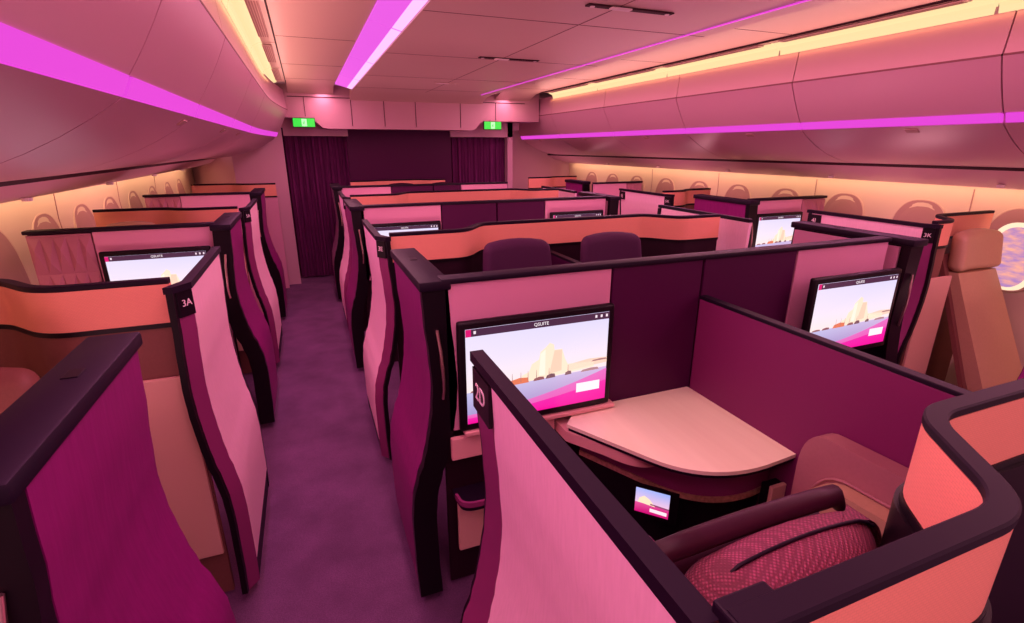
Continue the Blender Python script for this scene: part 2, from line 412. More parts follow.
# service panels under the bins, sloping to the wall
for s, n in ((1, 'trim_5'), (-1, 'trim_4')):
    f = (lambda x: x) if s > 0 else mir
    b = MB(); b.prism([(f(3.975), 1.615), (f(4.10), 1.550), (f(4.37), 1.482), (f(4.375), 1.502), (f(4.12), 1.58), (f(4.02), 1.64)], 'y', Y0, 8.4 if s > 0 else 8.9)
    p = struct(n, b, M['bin'], smooth=30)
    q = MB(); q.prism([(f(3.962), 1.628), (f(3.978), 1.612), (f(4.03), 1.642), (f(4.01), 1.654)], 'y', Y0, 8.4 if s > 0 else 8.9); q.build('shadow_gap', M['seam'], p)
    for k in range(5):
        y = 2.0+1.2*k
        q = MB(); xm = 4.21; q.tube([(f(xm), y, 1.516), (f(xm), y, 1.500)], .022, 12); q.build('reading_light', M['white'], p)

# ------------------------------------------------------------------ windows
def ellipse(cy, cz, ry, rz, n=40, p=2.5):
    out = []
    for k in range(n):
        a = 2*PI*k/n; c, s_ = math.cos(a), math.sin(a)
        out.append((cy+ry*math.copysign(abs(c)**(2/p), c), cz+rz*math.copysign(abs(s_)**(2/p), s_)))
    return out
wn = 0
def window(s, y, lit=False):
    global wn; wn += 1
    f = (lambda x: x) if s > 0 else mir
    def ring(ry, rz, dx): return [(f(4.475+.05*min(1, max(0, (z-.8)/.5))-dx), yy, z) for yy, z in ellipse(y, 1.075-(.05 if lit and ry < .19 else 0), ry, rz)]
    b = MB()
    b.loft([ring(.215, .292, .016), ring(.208, .285, .030), ring(.202, .279, .031), ring(.198, .275, .028)], caps=False)
    o = struct('window_%d' % wn, b, M['ring'], smooth=50)
    b = MB(); b.loft([ring(.199, .276, .0285), ring(.16, .235, .024), ring(.146, .216, .023)], caps=False); b.build('reveal', M['shade'], o, 50)  # reveal and plain inner rim coloured darker to stand for shadow
    b = MB(); b.loft([ring(.162, .238, .0240), ring(.128, .205, .0260)], caps=False)
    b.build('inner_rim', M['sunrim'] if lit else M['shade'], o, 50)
    b = MB()
    if lit:
        r = ring(.130, .207, .025); b.face(r); b.build('pane', M['sky'], o)
    else:
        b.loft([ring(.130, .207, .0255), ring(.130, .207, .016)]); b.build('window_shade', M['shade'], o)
for y in (1.95, 2.60, 3.24, 3.87, 4.50, 5.13, 5.78, 6.45, 7.1, 7.75): window(1, y, y < 2)
for y in (3.42, 4.05, 4.67, 5.29, 5.95, 6.65, 7.35, 8.0): window(-1, y)

# ------------------------------------------------------------------ front: curtains and exit signs
def curtain(x0, x1, label):
    b = MB(); n = 110; F = []; B = []
    for i in range(n+1):
        x = x0+(x1-x0)*i/n
        y = YE+.15+.028*math.sin(i*.62)+.012*math.sin(i*1.7+1)
        F.append((x, y)); B.append((x, y+.012))
    P = F+B[::-1]
    rings = []
    for z, k in ((.02, 1.0), (.6, .95), (1.3, .8), (1.955, .5)):
        rings.append([(x, YE+.15+(y-YE-.15)*k, z) for x, y in P])
    b.loft(rings)
    t = b.build('curtain', M['curtain'], None, 60)
    tag(t, label, 'curtain', 'plum curtains across the aisles')
    return t
curtain(-.20, .575, 'pleated plum curtain hanging to the carpet at the end of the open aisle')
curtain(1.965, 2.89, 'pleated plum curtain half hidden behind the centre suites, beside the far-side bins')
def exit_sign(x, label):
    t = thing('exit_sign', label, 'exit sign', (x, 6.985, 1.985), 'green exit signs')
    q = MB(); q.box(x-.128, x+.128, 6.975, 7.012, 1.975, 2.085, .006); q.build('housing', M['black'], t)
    q = MB(); q.box(x-.122, x+.122, 6.9725, 6.976, 1.982, 2.078); q.build('sign_face', M['exitg'], t)
    q = MB(); q.box(x-.026, x+.032, 6.9715, 6.973, 1.988, 2.072); q.build('doorway_mark', M['exitw'], t)
    # running figure
    q = MB()
    q.tube([(x+.004, 6.971, 2.045), (x+.004, 6.9705, 2.045)], .006, 10)
    for P in (((x+.002, 2.038), (x-.004, 2.022)), ((x-.004, 2.022), (x+.010, 2.012)), ((x-.004, 2.022), (x-.014, 2.008)), ((x, 2.034), (x+.013, 2.026)), ((x, 2.034), (x-.012, 2.028))):
        q.tube([(P[0][0], 6.971, P[0][1]), (P[1][0], 6.971, P[1][1])], .0028, 6)
    q.build('running_figure', M['exitg'], t)
    q = MB(); q.box(x-.03, x+.03, 6.985, 7.012, 2.085, 2.10); q.build('bracket', M['bin'], t)
exit_sign(.055, 'lit green exit sign over the aisle curtain beside the wide magenta ceiling strip')
exit_sign(2.46, 'lit green exit sign over the curtain behind the centre suites')

# ------------------------------------------------------------------ suite furniture
ZT = 1.33
def sliding_door(xf, d, y0, y1, label, near=None, far=None, chamfer=True, band=.12, far_flat=False, amp=1.):
    """aisle-side suite door: pink face, dark rail, plum rounded near end with a seat number plate"""
    global AMP; AMP = amp
    zt = ZT-.018
    t = thing('sliding_door', label, 'suite door', (xf, (y0+y1)/2, 0), 'sliding suite doors')
    ya = y0+.058 if chamfer else y0
    yb = y1-band if far_flat else y1-.03
    aisle_slab(xf, d, ya, yb, .16, zt-.010, 0, .024).build('door_panel', M['pinkdoor'], t, 40)
    aisle_slab(xf, d, ya+.01, yb, .05, .155, -.004, .03).build('kick_plate', M['rim'], t, 40)
    if chamfer:
        aisle_slab(xf, d, y0+.012, ya-.002, .05, zt-.014, -.037, .02, -.001).build('end_trim', M['plum'], t, 40)
        aisle_slab(xf, d, y0-.006, y0+.010, .05, zt-.004, -.041, .020, -.037).build('end_edge', M['black'], t, 40)
    b = aisle_slab(xf, d, yb+.002, y1, .05, zt-.014, -.001, .036); b.build('far_edge', M['plum'] if far_flat else M['black'], t, 40)
    if far_flat:
        aisle_slab(xf, d, y1+.001, y1+.014, .05, zt-.006, -.003, .034).build('far_lip', M['black'], t, 40)
    # rail on the top edge
    q = MB()
    X = lambda o: xf+d*o
    P = [(X(-.039), y0-.008), (X(.004), ya-.006), (X(.004), y1+.012), (X(-.028), y1+.012), (X(-.028), ya+.02), (X(-.066), y0-.008)] if chamfer else \
        [(X(.004), y0), (X(.004), y1+.014), (X(-.026), y1+.014), (X(-.026), y0)]
    q.prism(P, 'z', zt-.012, zt+.010); q.build('top_rail', M['rim'], t)
    if near:
        n = Vector((d, -.62*1.0, 0)).normalized()
        q = MB(); q.loft([[(X(-.037+.036*k+.003), y0+.010+.048*k, z) for z in (zt-.10, zt-.014)]+[(X(-.037+.036*k-.006), y0+.010+.048*k, z) for z in (zt-.014, zt-.10)] for k in (0., .97)])
        p = q.build('number_plate', M['black'], t)
        nn = Vector((d*.048, -.036, 0)).normalized()
        c = Vector((X(-.037+.018+.003), y0+.034, zt-.055))+nn*.0015
        text('seat_number', near, .033, c, nn, M['white'], p)
    if far:
        w = band if far_flat else .11
        q = MB(); q.box(min(X(.0045), X(-.004)), max(X(.0045), X(-.004)), y1-w+.004, y1-.004, zt-.115 if far_flat else zt-.1, zt-.018); p = q.build('number_plate', M['black'], t)
        text('seat_number', far, .052 if far_flat else .046, (X(.0055), y1-w/2, zt-.066 if far_flat else zt-.06), (d, 0, 0), M['white'], p)
    AMP = 1.
    return t
def side_cabinet(xf, d, y0, y1, label, lining=True):
    """tall aisle-side cabinet that a door slides into: plum textured aisle face, dark cap, black front end"""
    t = thing('side_cabinet', label, 'suite cabinet', (xf, (y0+y1)/2, 0), 'plum aisle-side cabinets')
    T = .085
    aisle_slab(xf, d, y0+.035, y1, .05, ZT-.03, -.006, T-.014).build('cabinet_body', M['black'], t, 40)
    aisle_slab(xf, d, y0+.045, y1-.004, .06, ZT-.034, 0, .012).build('aisle_panel', M['plumtex'], t, 40)
    aisle_slab(xf, d, y0, y0+.036, .04, ZT-.028, .002, T+.004).build('end_post', M['black'], t, 40)
    q = MB(); X = lambda o: xf+d*o
    a, c = sorted((X(.010), X(-T-.012)))
    q.box(a, c, y0-.012, y1+.012, ZT-.032, ZT+.002, .006, 2); cp = q.build('cap', M['rim'], t, 40)
    ym = y0+(y1-y0)*.62
    q = MB(); q.box((a+c)/2-.014, (a+c)/2+.014, ym-.022, ym+.022, ZT+.001, ZT+.004, .001); q.build('latch_slot', M['black'], cp)
    if lining:
        Xi = lambda o: xf+d*(-T-o)
        q = MB(); a, c = sorted((Xi(-.004), Xi(.012))); q.box(a, c, y0+.05, y1-.02, .80, ZT-.04, .002); q.build('inner_lining', M['pinkpanel'], t)
    q = MB(); q.tube([(X(-.035+pf(z)), y0-.006-.012*math.sin(PI*(z-.90)/.26), z) for z in zs(.90, 1.16, 8)], .006, 6); q.build('handle', M['metal'], t, 60)
    return t
def shell(name_label, path, group, thing_kind='seat_shell', lower='darkshell', panel=None, z_low=1.185, thick=.022):
    t = thing('seat_shell', name_label, 'seat shell', (path[0][0], path[0][1], 0), group)
    MB().sweep(path, .030, z_low, ZT-.012).build('lining', M['coral'], t, 50)
    MB().sweep(path, .033, ZT-.012, ZT+.006, rnd=.003).build('rim', M['rim'], t, 25)
    MB().sweep(path, .036, z_low-.016, z_low).build('lower_rim', M['black'], t, 50)
    MB().sweep(path, thick, 0.02, z_low-.016).build('lower_shell', M[lower], t, 50)
    if thick > .04:
        q = MB(); q.box(.319, .385, .250, .284, ZT-.012, ZT+.005, .003); q.build('corner_cap', M['rim'], t)
    if panel:
        (x0, x1, y, z0, z1) = panel
        q = MB(); q.box(x0, x1, y-.03, y-.013, z0, z1, .004); q.build('lower_panel', M['beige'], t)
    return t
def centre_path(s, xa=.345, xb=2.595):
    L = [(xa, s), (.765, s), (.91, s+.19)]
    R = [(mir(x) if x > .5 else xb, y) for x, y in L][::-1]
    return smoothpath(L+R, .06, 8)
def side_path(s, f, step=.20, a=.83, c=1.0):
    L = [(-.475, s), (-a, s), (-c, s+step), (-1.43, s+step)]
    return smoothpath([(f(x), y) for x, y in L], .085, 8)

# --- screens
def monitor(x0, x1, z0, z1, y, label):
    t = thing('monitor', label, 'monitor', ((x0+x1)/2, y+.03, z0), 'seat-back monitors')
    q = MB(); q.box(x0, x1, y, y+.028, z0, z1, .010, 3); q.build('bezel', M['black'], t, 40)
    W, H = x1-x0, z1-z0
    u0, u1, v0, v1 = x0+.026, x1-.026, z0+.030, z1-.026
    me_v, me_f, me_c = [], [], []
    def poly(pts, cols, lay):
        i = len(me_v)
        for (u, v), c in zip(pts, cols if isinstance(cols[0], tuple) else [cols]*len(pts)):
            me_v.append((u0+(u1-u0)*u, y-.0012-.0004*lay, v0+(v1-v0)*v)); me_c.append(lin(c)+(1,))
        me_f.append(list(range(i, i+len(pts))))
    S0, S1, S2 = (214, 208, 246), (240, 224, 238), (252, 226, 222)
    poly([(0, .55), (1, .55), (1, 1), (0, 1)], [S1, S1, S0, (224, 214, 246)], 0)
    poly([(0, .3), (1, .3), (1, .55), (0, .55)], [S2, S2, S1, S1], 0)
    poly([(0, 0), (1, 0), (1, .38), (0, .34)], [(150, 130, 190), (190, 120, 200), (205, 180, 220), (190, 186, 226)], 1)
    # a pale stepped building on the water and its neighbours
    poly([(.36, .35), (.90, .40), (.90, .46), (.70, .48), (.68, .54), (.655, .66), (.60, .66), (.595, .72), (.565, .745), (.535, .70), (.50, .66), (.49, .58), (.44, .54), (.42, .46), (.37, .43)],
         (255, 226, 200), 2)
    poly([(.565, .40), (.655, .42), (.655, .65), (.60, .655)], (244, 204, 180), 3)
    poly([(.49, .40), (.535, .40), (.535, .68), (.50, .64)], (255, 238, 220), 3)
    poly([(.70, .40), (1, .43), (1, .49), (.86, .50), (.70, .47)], (246, 206, 186), 2)
    for a, w, h, c in ((.02, .10, .025, (150, 96, 100)), (.14, .09, .03, (140, 84, 92)), (.27, .15, .06, (226, 120, 88)), (.45, .08, .035, (150, 92, 96)), (.54, .07, .045, (120, 82, 92)),
                       (.68, .05, .04, (130, 92, 100)), (.80, .14, .03, (176, 130, 136)), (.88, .12, .02, (170, 120, 120))):
        zb = .335+.03*a+(.10 if a > .86 else 0)
        poly([(a, zb), (a+w, zb+.004), (a+w*.93, zb+h), (a+w*.55, zb+h*1.15), (a+w*.1, zb+h*.8)], c, 4)
    for a in (.30, .36, .41, .47, .56, .70): poly([(a, .36), (a+.006, .36), (a+.004, .47), (a+.002, .47)], (160, 110, 110), 4)
    n = 12; sw = [(i/n, .10+.0*i+.26*(i/n)**1.8) for i in range(n+1)]
    poly([(0, 0), (1, 0)]+sw[::-1], [(232, 20, 150), (236, 30, 160)]+[(226, 110, 190)]*(n+1), 5)
    poly([(0, 0), (1, 0)]+[(u, v*.62) for u, v in sw[::-1]], [(236, 0, 140), (240, 10, 150)]+[(235, 40, 165)]*(n+1), 6)
    poly([(.77, .13), (.95, .13), (.95, .235), (.77, .235)], (255, 236, 246), 7)
    poly([(0, .925), (1, .925), (1, 1), (0, 1)], (72, 40, 66), 7)
    poly([(0, .925), (.035, .925), (.035, 1), (0, 1)], (214, 20, 110), 8)
    for a in (.06, .90, .94, .98): poly([(a-.009, .95), (a+.006, .95), (a+.006, .98), (a-.009, .98)], (240, 220, 230), 8)
    me = bpy.data.meshes.new('screen'); base = Vector(t.location)
    me.from_pydata([tuple(Vector(v)-base) for v in me_v], [], me_f)
    ca = me.color_attributes.new('Col', 'FLOAT_COLOR', 'POINT')
    for i, c in enumerate(me_c): ca.data[i].color = c
    me.materials.append(M['screen'])
    o = bpy.data.objects.new('screen', me); C.objects.link(o); o.parent = t
    text('title', 'QSUITE', H*.042, ((u0+u1)/2, y-.0052, v0+(v1-v0)*.962), (0, -1, 0), M['icon'], o, depth=.0002)
    q = MB(); q.box((x0+x1)/2-.10, (x0+x1)/2+.10, y+.026, 1.598 if y < 1.52 else y+.042, (z0+z1)/2-.08, (z0+z1)/2+.08, .004); q.build('mount', M['black'], t)
    return t
def screen_wall(y, label, segs, xrail, zb=.03, z_pan=.10, group='screen walls', ledge=None):
    """segs: (x0, x1, z0, material key, part name)"""
    t = thing('screen_wall', label, 'partition', ((xrail[0]+xrail[1])/2, y+.03, 0), group)
    for x0, x1, z0, m, n in segs:
        q = MB()
        if n == 'quilted_panel':
            # folded triangular quilting
            nx, nz = 5, 3; w = (x1-x0)/nx; h = (ZT-.03-z0)/nz
            for i in range(nx):
                for j in range(nz):
                    a, c = x0+i*w, x0+(i+1)*w; z = z0+j*h; up = (i+j) % 2
                    d1, d2 = .0, -.022
                    A, B, Cc, D = (a, y+d1, z), (c, y+d1, z), (c, y+d1, z+h), (a, y+d1, z+h)
                    mid = ((a+c)/2, y+d2, z+h*(.33 if up else .66))
                    for e in ((A, B), (B, Cc), (Cc, D), (D, A)): q.face([e[0], e[1], mid])
            q.box(x0, x1, y+.001, y+.045, z0, ZT-.02)
            q.build(n, M[m], t)
        else:
            q.box(x0+.002, x1-.002, y, y+.045, z0, ZT-.014, .003); q.build(n, M[m], t)
    q = MB(); q.box(xrail[0], xrail[1], y-.010, y+.055, ZT-.014, ZT+.006, .005); q.build('top_rail', M['rim'], t, 40)
    q = MB(); q.box(xrail[0], xrail[1], y+.046, y+.060, .03, ZT-.016); q.build('backing', M['darkshell'], t)
    return t

# ------------------------------------------------------------------ centre block
XC0, XC1 = .312, mir(.312)
def centre_screens(y, word, sh=0., dx=0.):
    a = 1.035-sh*.3-dx
    segs = [(.385-dx, a, .76, 'pinkpanel', 'pink_panel'), (a+.005, CX-.004-sh*.3, .03, 'plumdark', 'plum_panel'),
            (CX+.004-sh*.3, 1.985-sh, .03, 'plumdark', 'plum_panel'), (1.99-sh, 2.585-sh, .76, 'pinkpanel', 'pink_panel')]
    return screen_wall(y, 'wide partition of pink and plum panels with a dark top rail, %s' % word, segs, (.375-dx, 2.59-sh), group='partitions across the centre suites')
centre_screens(1.60, 'behind the pale dining table')
centre_screens(3.98, 'second from the camera across the centre suites', .12, .035)
centre_screens(6.10, 'last before the plum front wall across the centre suites', .25, .06)
monitor(.415, 1.030, .775, 1.19, 1.555, 'largest lit monitor, partly hidden by the pink suite wall beside the pale table')
monitor(1.995, 2.567, .815, 1.208, 1.50, 'lit monitor showing a pale building beyond the plum divider, whole picture visible')
monitor(.375, .950, .80, 1.20, 3.935, 'monitor of which only a bright strip shows above the coral rail, in the centre suites')
monitor(1.90, 2.42, .80, 1.222, 3.935, 'monitor whose dark top edge alone shows above the coral rail, beside the lilac door')
# shells
shell('coral S-curved seat shell closest to the camera, its dark rim sweeping around the perforated seat', centre_path(.255, .323), 'coral shells across the centre suites', thick=.05, lower='black')
shell('coral curved seat shell behind the two dark plum headrests', centre_path(2.62, .362, 2.48), 'coral shells across the centre suites', panel=(.40, .70, 2.62, .25, 1.0))
shell('coral curved seat shell in front of the second partition with monitors, third from the camera', centre_path(4.93, .355, 2.46), 'coral shells across the centre suites')
shell('farthest coral seat shell, close to the plum front wall', smoothpath([(.53, 7.05), (.78, 7.05), (.88, 7.14), (1.46, 7.14), (1.56, 7.05), (1.78, 7.05)], .06, 8), 'coral shells across the centre suites')
# doors on the open aisle
sliding_door(.297, -1, .272, 0.985, 'large pale pink suite wall filling the foreground with a seat number badge', far='2D', chamfer=False, far_flat=True, band=.115)
sliding_door(.297, -1, 2.585, 3.28, 'curved pink suite door on the centre block just past the quilted plum cabinet', near='3E')
sliding_door(.290, -1, 4.86, 5.56, 'small curved pink suite door farthest along the centre block by the curtain', near='5E')
# doors on the other aisle
sliding_door(2.565, 1, 2.42, 3.32, 'pink inside of the suite door right of the coral shell behind the dark headrests', chamfer=False)
sliding_door(2.56, 1, 4.7, 5.5, 'pink suite door at the far side of the third coral shell, mostly hidden', chamfer=False)
side_cabinet(XC0, -1, 1.60, 2.19, 'plum textured cabinet with a dark cap beside the largest monitor')
side_cabinet(.285, -1, 3.98, 4.57, 'small plum cabinet on the centre block between the two curved pink doors')
side_cabinet(.27, -1, 6.10, 6.68, 'plum cabinet on the centre block closest to the aisle curtain')
side_cabinet(2.732, 1, 1.53, 2.19, 'cabinet with a pink lining and dark top rail beside the monitor beyond the plum divider')
side_cabinet(2.58, 1, 3.95, 4.52, 'dark cabinet at the far end of the second centre partition, below the lilac door')
# divider between the two centre seats
def divider(y0, y1, zt, label, CX=CX):
    pm = 'divider' if zt > 1.16 else 'plumdark'
    t = thing('privacy_divider', label, 'divider', (CX, (y0+y1)/2, 0), 'plum dividers between centre seats')
    q = MB(); q.box(CX-.016, CX+.016, y0, y1, .03, zt-.010, .004); q.build('divider_panel', M[pm], t)
    q = MB(); q.box(CX-.019, CX+.019, y0, y1, zt-.010, zt+.004, .003); q.build('top_rail', M['rim'], t)
    return t
divider(.486, 1.585, 1.166, 'large plain plum divider beside the pale dining table')
divider(1.68, 2.77, 1.15, 'dark plum divider between the two dark headrests', CX=1.3275)

# ------------------------------------------------------------------ near suite: table, console, seat
def plan_slab(poly, z0, z1): return MB().prism(poly, 'z', z0, z1)
def side_table(f, label):
    t = thing('dining_table', label, 'table', (f(1.2), 1.35, .03), 'pale dining tables')
    P = [(.815, 1.505), (.90, 1.596), (1.448, 1.596), (1.453, 1.590), (1.453, 1.042)]
    P += arc((1.36, 1.035), (1.08, 1.005), (.975, 1.205), 12)
    P = [(f(x), y) for x, y in P]
    plan_slab(P, .738, .752).build('tabletop', M['table'], t)
    cxm = sum(p[0] for p in P)/len(P); cym = sum(p[1] for p in P)/len(P)
    plan_slab([(cxm+(x-cxm)*.985, cym+(y-cym)*.985) for x, y in P], .726, .738).build('table_underside', M['rim'], t)
    q = MB(); q.box(*sorted((f(1.36), f(1.42))), 1.075, 1.10, .706, .725, .004); q.build('release_latch', M['leather'], t)
    q = MB()
    q.tube([(f(1.30), 1.38, .726), (f(1.30), 1.38, .674)], .03, 14); q.build('post', M['black'], t, 50)
    return t
side_table(lambda x: x, 'pale veneer dining table with one rounded corner beside the plum divider')
def console(f, label):
    t = thing('side_console', label, 'console', (f(1.25), 1.35, 0), 'curved side consoles')
    def plan(o):
        L = [(1.44, 1.56)]+[(1.44, 1.10+o)]+arc((1.36-o*.1, 1.09+o), (1.14-o*.1, 1.075+o), (1.035+o*.5, 1.285+o*.5), 10)+[(.90+o*.4, 1.56)]
        return [(f(x), y) for x, y in L]
    plan_slab(plan(.02), .585, .672).build('plum_fascia', M['plum'], t, 40)
    plan_slab(plan(.015), .562, .583).build('copper_strip', M['gold'], t, 40)
    plan_slab(plan(.05), .03, .560).build('cabinet', M['black'], t, 40)
    plan_slab(plan(.0)[2:-1]+plan(.06)[2:-1][::-1], .05, .10).build('kick_plate', M['plum'], t, 40)
    return t
console(lambda x: x, 'dark curved console with a copper strip under the pale table')
# small touch screen on the console's slanted front
t = thing('touch_screen', 'small lit touch screen below the pale table beside the copper strip', 'screen', (1.03, 1.25, .43))
A = Vector((1.013, 1.311, 0)); Bv = Vector((1.097, 1.223, 0)); ax = (Bv-A).normalized(); nn = Vector((ax.y, -ax.x, 0))
nn = nn if nn.y < 0 else -nn
def onface(u, z, o): return tuple(A+ax*u+nn*o+Vector((0, 0, z)))
Lf = (Bv-A).length
q = MB(); q.loft([[onface(u, z, o) for u, z in ((-.016, .440), (Lf+.03, .440), (Lf+.03, .578), (-.016, .578))] for o in (.008, .013)]); q.build('bezel', M['black'], t)
me_v, me_f, me_c = [], [], []
def tp(pts, cols, lay):
    i = len(me_v)
    for k, (u, v) in enumerate(pts):
        me_v.append(tuple(Vector(onface(u*Lf, .458+v*.104, .0135+.0004*lay))-Vector(t.location))); me_c.append(lin(cols[k] if isinstance(cols[0], tuple) else cols)+(1,))
    me_f.append(list(range(i, i+len(pts))))
tp([(0, .4), (1, .4), (1, 1), (0, 1)], [(236, 190, 220), (236, 190, 220), (150, 170, 240), (170, 180, 245)], 0)
tp([(0, 0), (1, 0), (1, .4), (0, .4)], [(200, 10, 110), (200, 10, 110), (215, 60, 140), (225, 80, 150)], 0)
tp([(.08, .42), (.6, .36), (.42, .62), (.26, .72), (.12, .6)], (255, 225, 190), 1)
tp([(.45, .40), (1, .36), (1, .42), (.45, .46)], (140, 70, 110), 1)
tp([(.45, .12), (.95, .10), (.95, .24), (.45, .26)], (255, 225, 235), 1)
me = bpy.data.meshes.new('screen'); me.from_pydata(me_v, [], me_f); ca = me.color_attributes.new('Col', 'FLOAT_COLOR', 'POINT')
for i, c in enumerate(me_c): ca.data[i].color = c
me.materials.append(M['screen']); o = bpy.data.objects.new('screen', me); C.objects.link(o); o.parent = t
# pink ledge under the largest monitor, rounded pad beneath the table edge, tray, beige locker
t = thing('monitor_ledge', 'mauve ledge with a rounded pad between the largest monitor and the pale table', 'shelf', (.7, 1.53, .60))
q = MB(); q.box(.43, 1.05, 1.545, 1.597, .757, .774, .004); q.build('ledge_top', M['mauve'], t)
q = MB(); q.box(.385, .80, 1.575, 1.597, .650, .740, .004); q.build('ledge_front', M['mauve'], t)
P = [(.81, 1.595), (.81, 1.50)]+arc((.90, 1.36), (.955, 1.235), (1.03, 1.242), 8)+[(1.10, 1.29), (1.16, 1.595)]
plan_slab(P, .682, .724).build('rounded_pad', M['mauve'], t, 40)
plan_slab([(x+.012, y+.012) if y < 1.55 else (x, y) for x, y in P], .674, .682).build('pad_edge', M['rim'], t, 40)
t = thing('storage_tray', 'dark rounded tray sticking out below the largest monitor', 'tray', (.42, 1.56, .5))
P = [(.385, 1.597), (.385, 1.54)]+arc((.39, 1.50), (.40, 1.47), (.45, 1.47), 5)+arc((.52, 1.47), (.56, 1.48), (.56, 1.53), 5)+[(.56, 1.597)]
plan_slab(P, .498, .515).build('tray_base', M['rim'], t, 40)
MB().sweep(P[1:-1], .010, .515, .535).build('tray_lip', M['plum'], t, 40)
t = thing('locker', 'beige locker front low beside the black cabinet post under the largest monitor', 'locker', (.6, 1.58, .2))
q = MB(); q.box(.40, .80, 1.575, 1.597, .235, .475, .006); q.build('locker_door', M['beige'], t)
q = MB(); q.box(.56, .60, 1.568, 1.578, .44, .455, .003); q.build('latch', M['metal'], t)
t = thing('literature_pocket', 'small beige panel standing upright under the table corner by the leather wing', 'panel', (1.42, 1.06, .45))
q = MB(); q.box(1.385, 1.452, 1.052, 1.068, .48, .625, .004); q.build('pocket_front', M['beige'], t)
q = MB(); q.box(1.385, 1.452, 1.068, 1.10, .03, .62, .003); q.build('pocket_back', M['black'], t)

def forward_seat(f, label, d=1):
    """forward-facing seat seen from behind and above"""
    t = thing('suite_seat', label, 'seat', (f(.72), .62, 0))
    # back pad: rounded perforated cushion
    def shape(v):
        return (v.x*(1-.06*max(0, v.z/.17)), v.y+(max(0, v.x-.07)*.55 if v.y < 0 else 0), v.z-.030*(v.x/.22)**2*(1 if v.z > 0 else 0))
    q = MB(); q.soft((f(.705), .457, .955), (.47, .16, .36), .072, 6, shape); q.build('back_cushion', M['honey'], t, 70)
    q = MB(); q.tube([(f(.705+dx), .462, 1.1365-.031*(dx/.22)**2-.02*max(0, abs(dx)-.14)/.045) for dx in [(-.185+.36*k/16) for k in range(17)]], .0035, 6); q.build('piping', M['rim'], t, 70)
    pts = [(f(.445), .525, 1.0), (f(.455), .54, 1.06)]+[(f(.49+.40*k/8), .547, 1.108-.006*((k-4)/4)**2) for k in range(9)]+[(f(.915), .545, 1.07)]
    q = MB(); q.tube(pts, [.010, .018]+[.021]*9+[.012], 12); q.build('head_roll', M['leatherd'], t, 70)
    q = MB(); q.soft((f(.715), .605, .84), (.46, .06, .36), .028, 4); q.build('backrest', M['leatherd'], t, 70)
    q = MB(); q.soft((f(.715), .90, .43), (.50, .56, .16), .05, 4); q.build('seat_cushion', M['plum'], t, 70)
    q = MB(); q.box(*sorted((f(.47), f(.96))), .63, 1.16, .02, .35, .02); q.build('seat_base', M['black'], t)
    q = MB(); q.soft((f(.405), .88, .58), (.08, .46, .10), .03, 3); q.build('armrest', M['leatherd'], t, 70)
    return t
forward_seat(lambda x: x, 'perforated mauve seat seen from behind inside the nearest coral shell')
def wing(f, label):
    t = thing('leather_wing', label, 'side bolster', (f(1.37), .75, 0))
    def prof(y0, y1, z, r): return [(y0, .30), (y1, .30)]+arc((y1, z-r*1.6), (y1, z), (y1-r, z), 8)+[(y0, z+.018)]
    q = MB(); q.prism(prof(.48, .985, .905, .09), 'x', f(1.386), f(1.447)); q.build('outer_shell', M['leatherm'], t, 40)
    q = MB(); q.prism(prof(.48, .93, .80, .14), 'x', f(1.325), f(1.385)); q.build('inner_pad', M['leather'], t, 40)
    q = MB(); q.tube([(f(1.384), y, z) for y, z in prof(.48, .937, .808, .14)[2:]], .005, 6); q.build('piping', M['leatherm'], t, 60)
    q = MB(); q.box(*sorted((f(1.33), f(1.445))), .5, .92, .02, .298, .01); q.build('bolster_base', M['black'], t)
    return t
wing(lambda x: x, 'rounded tan and mauve leather side bolster against the plum divider')
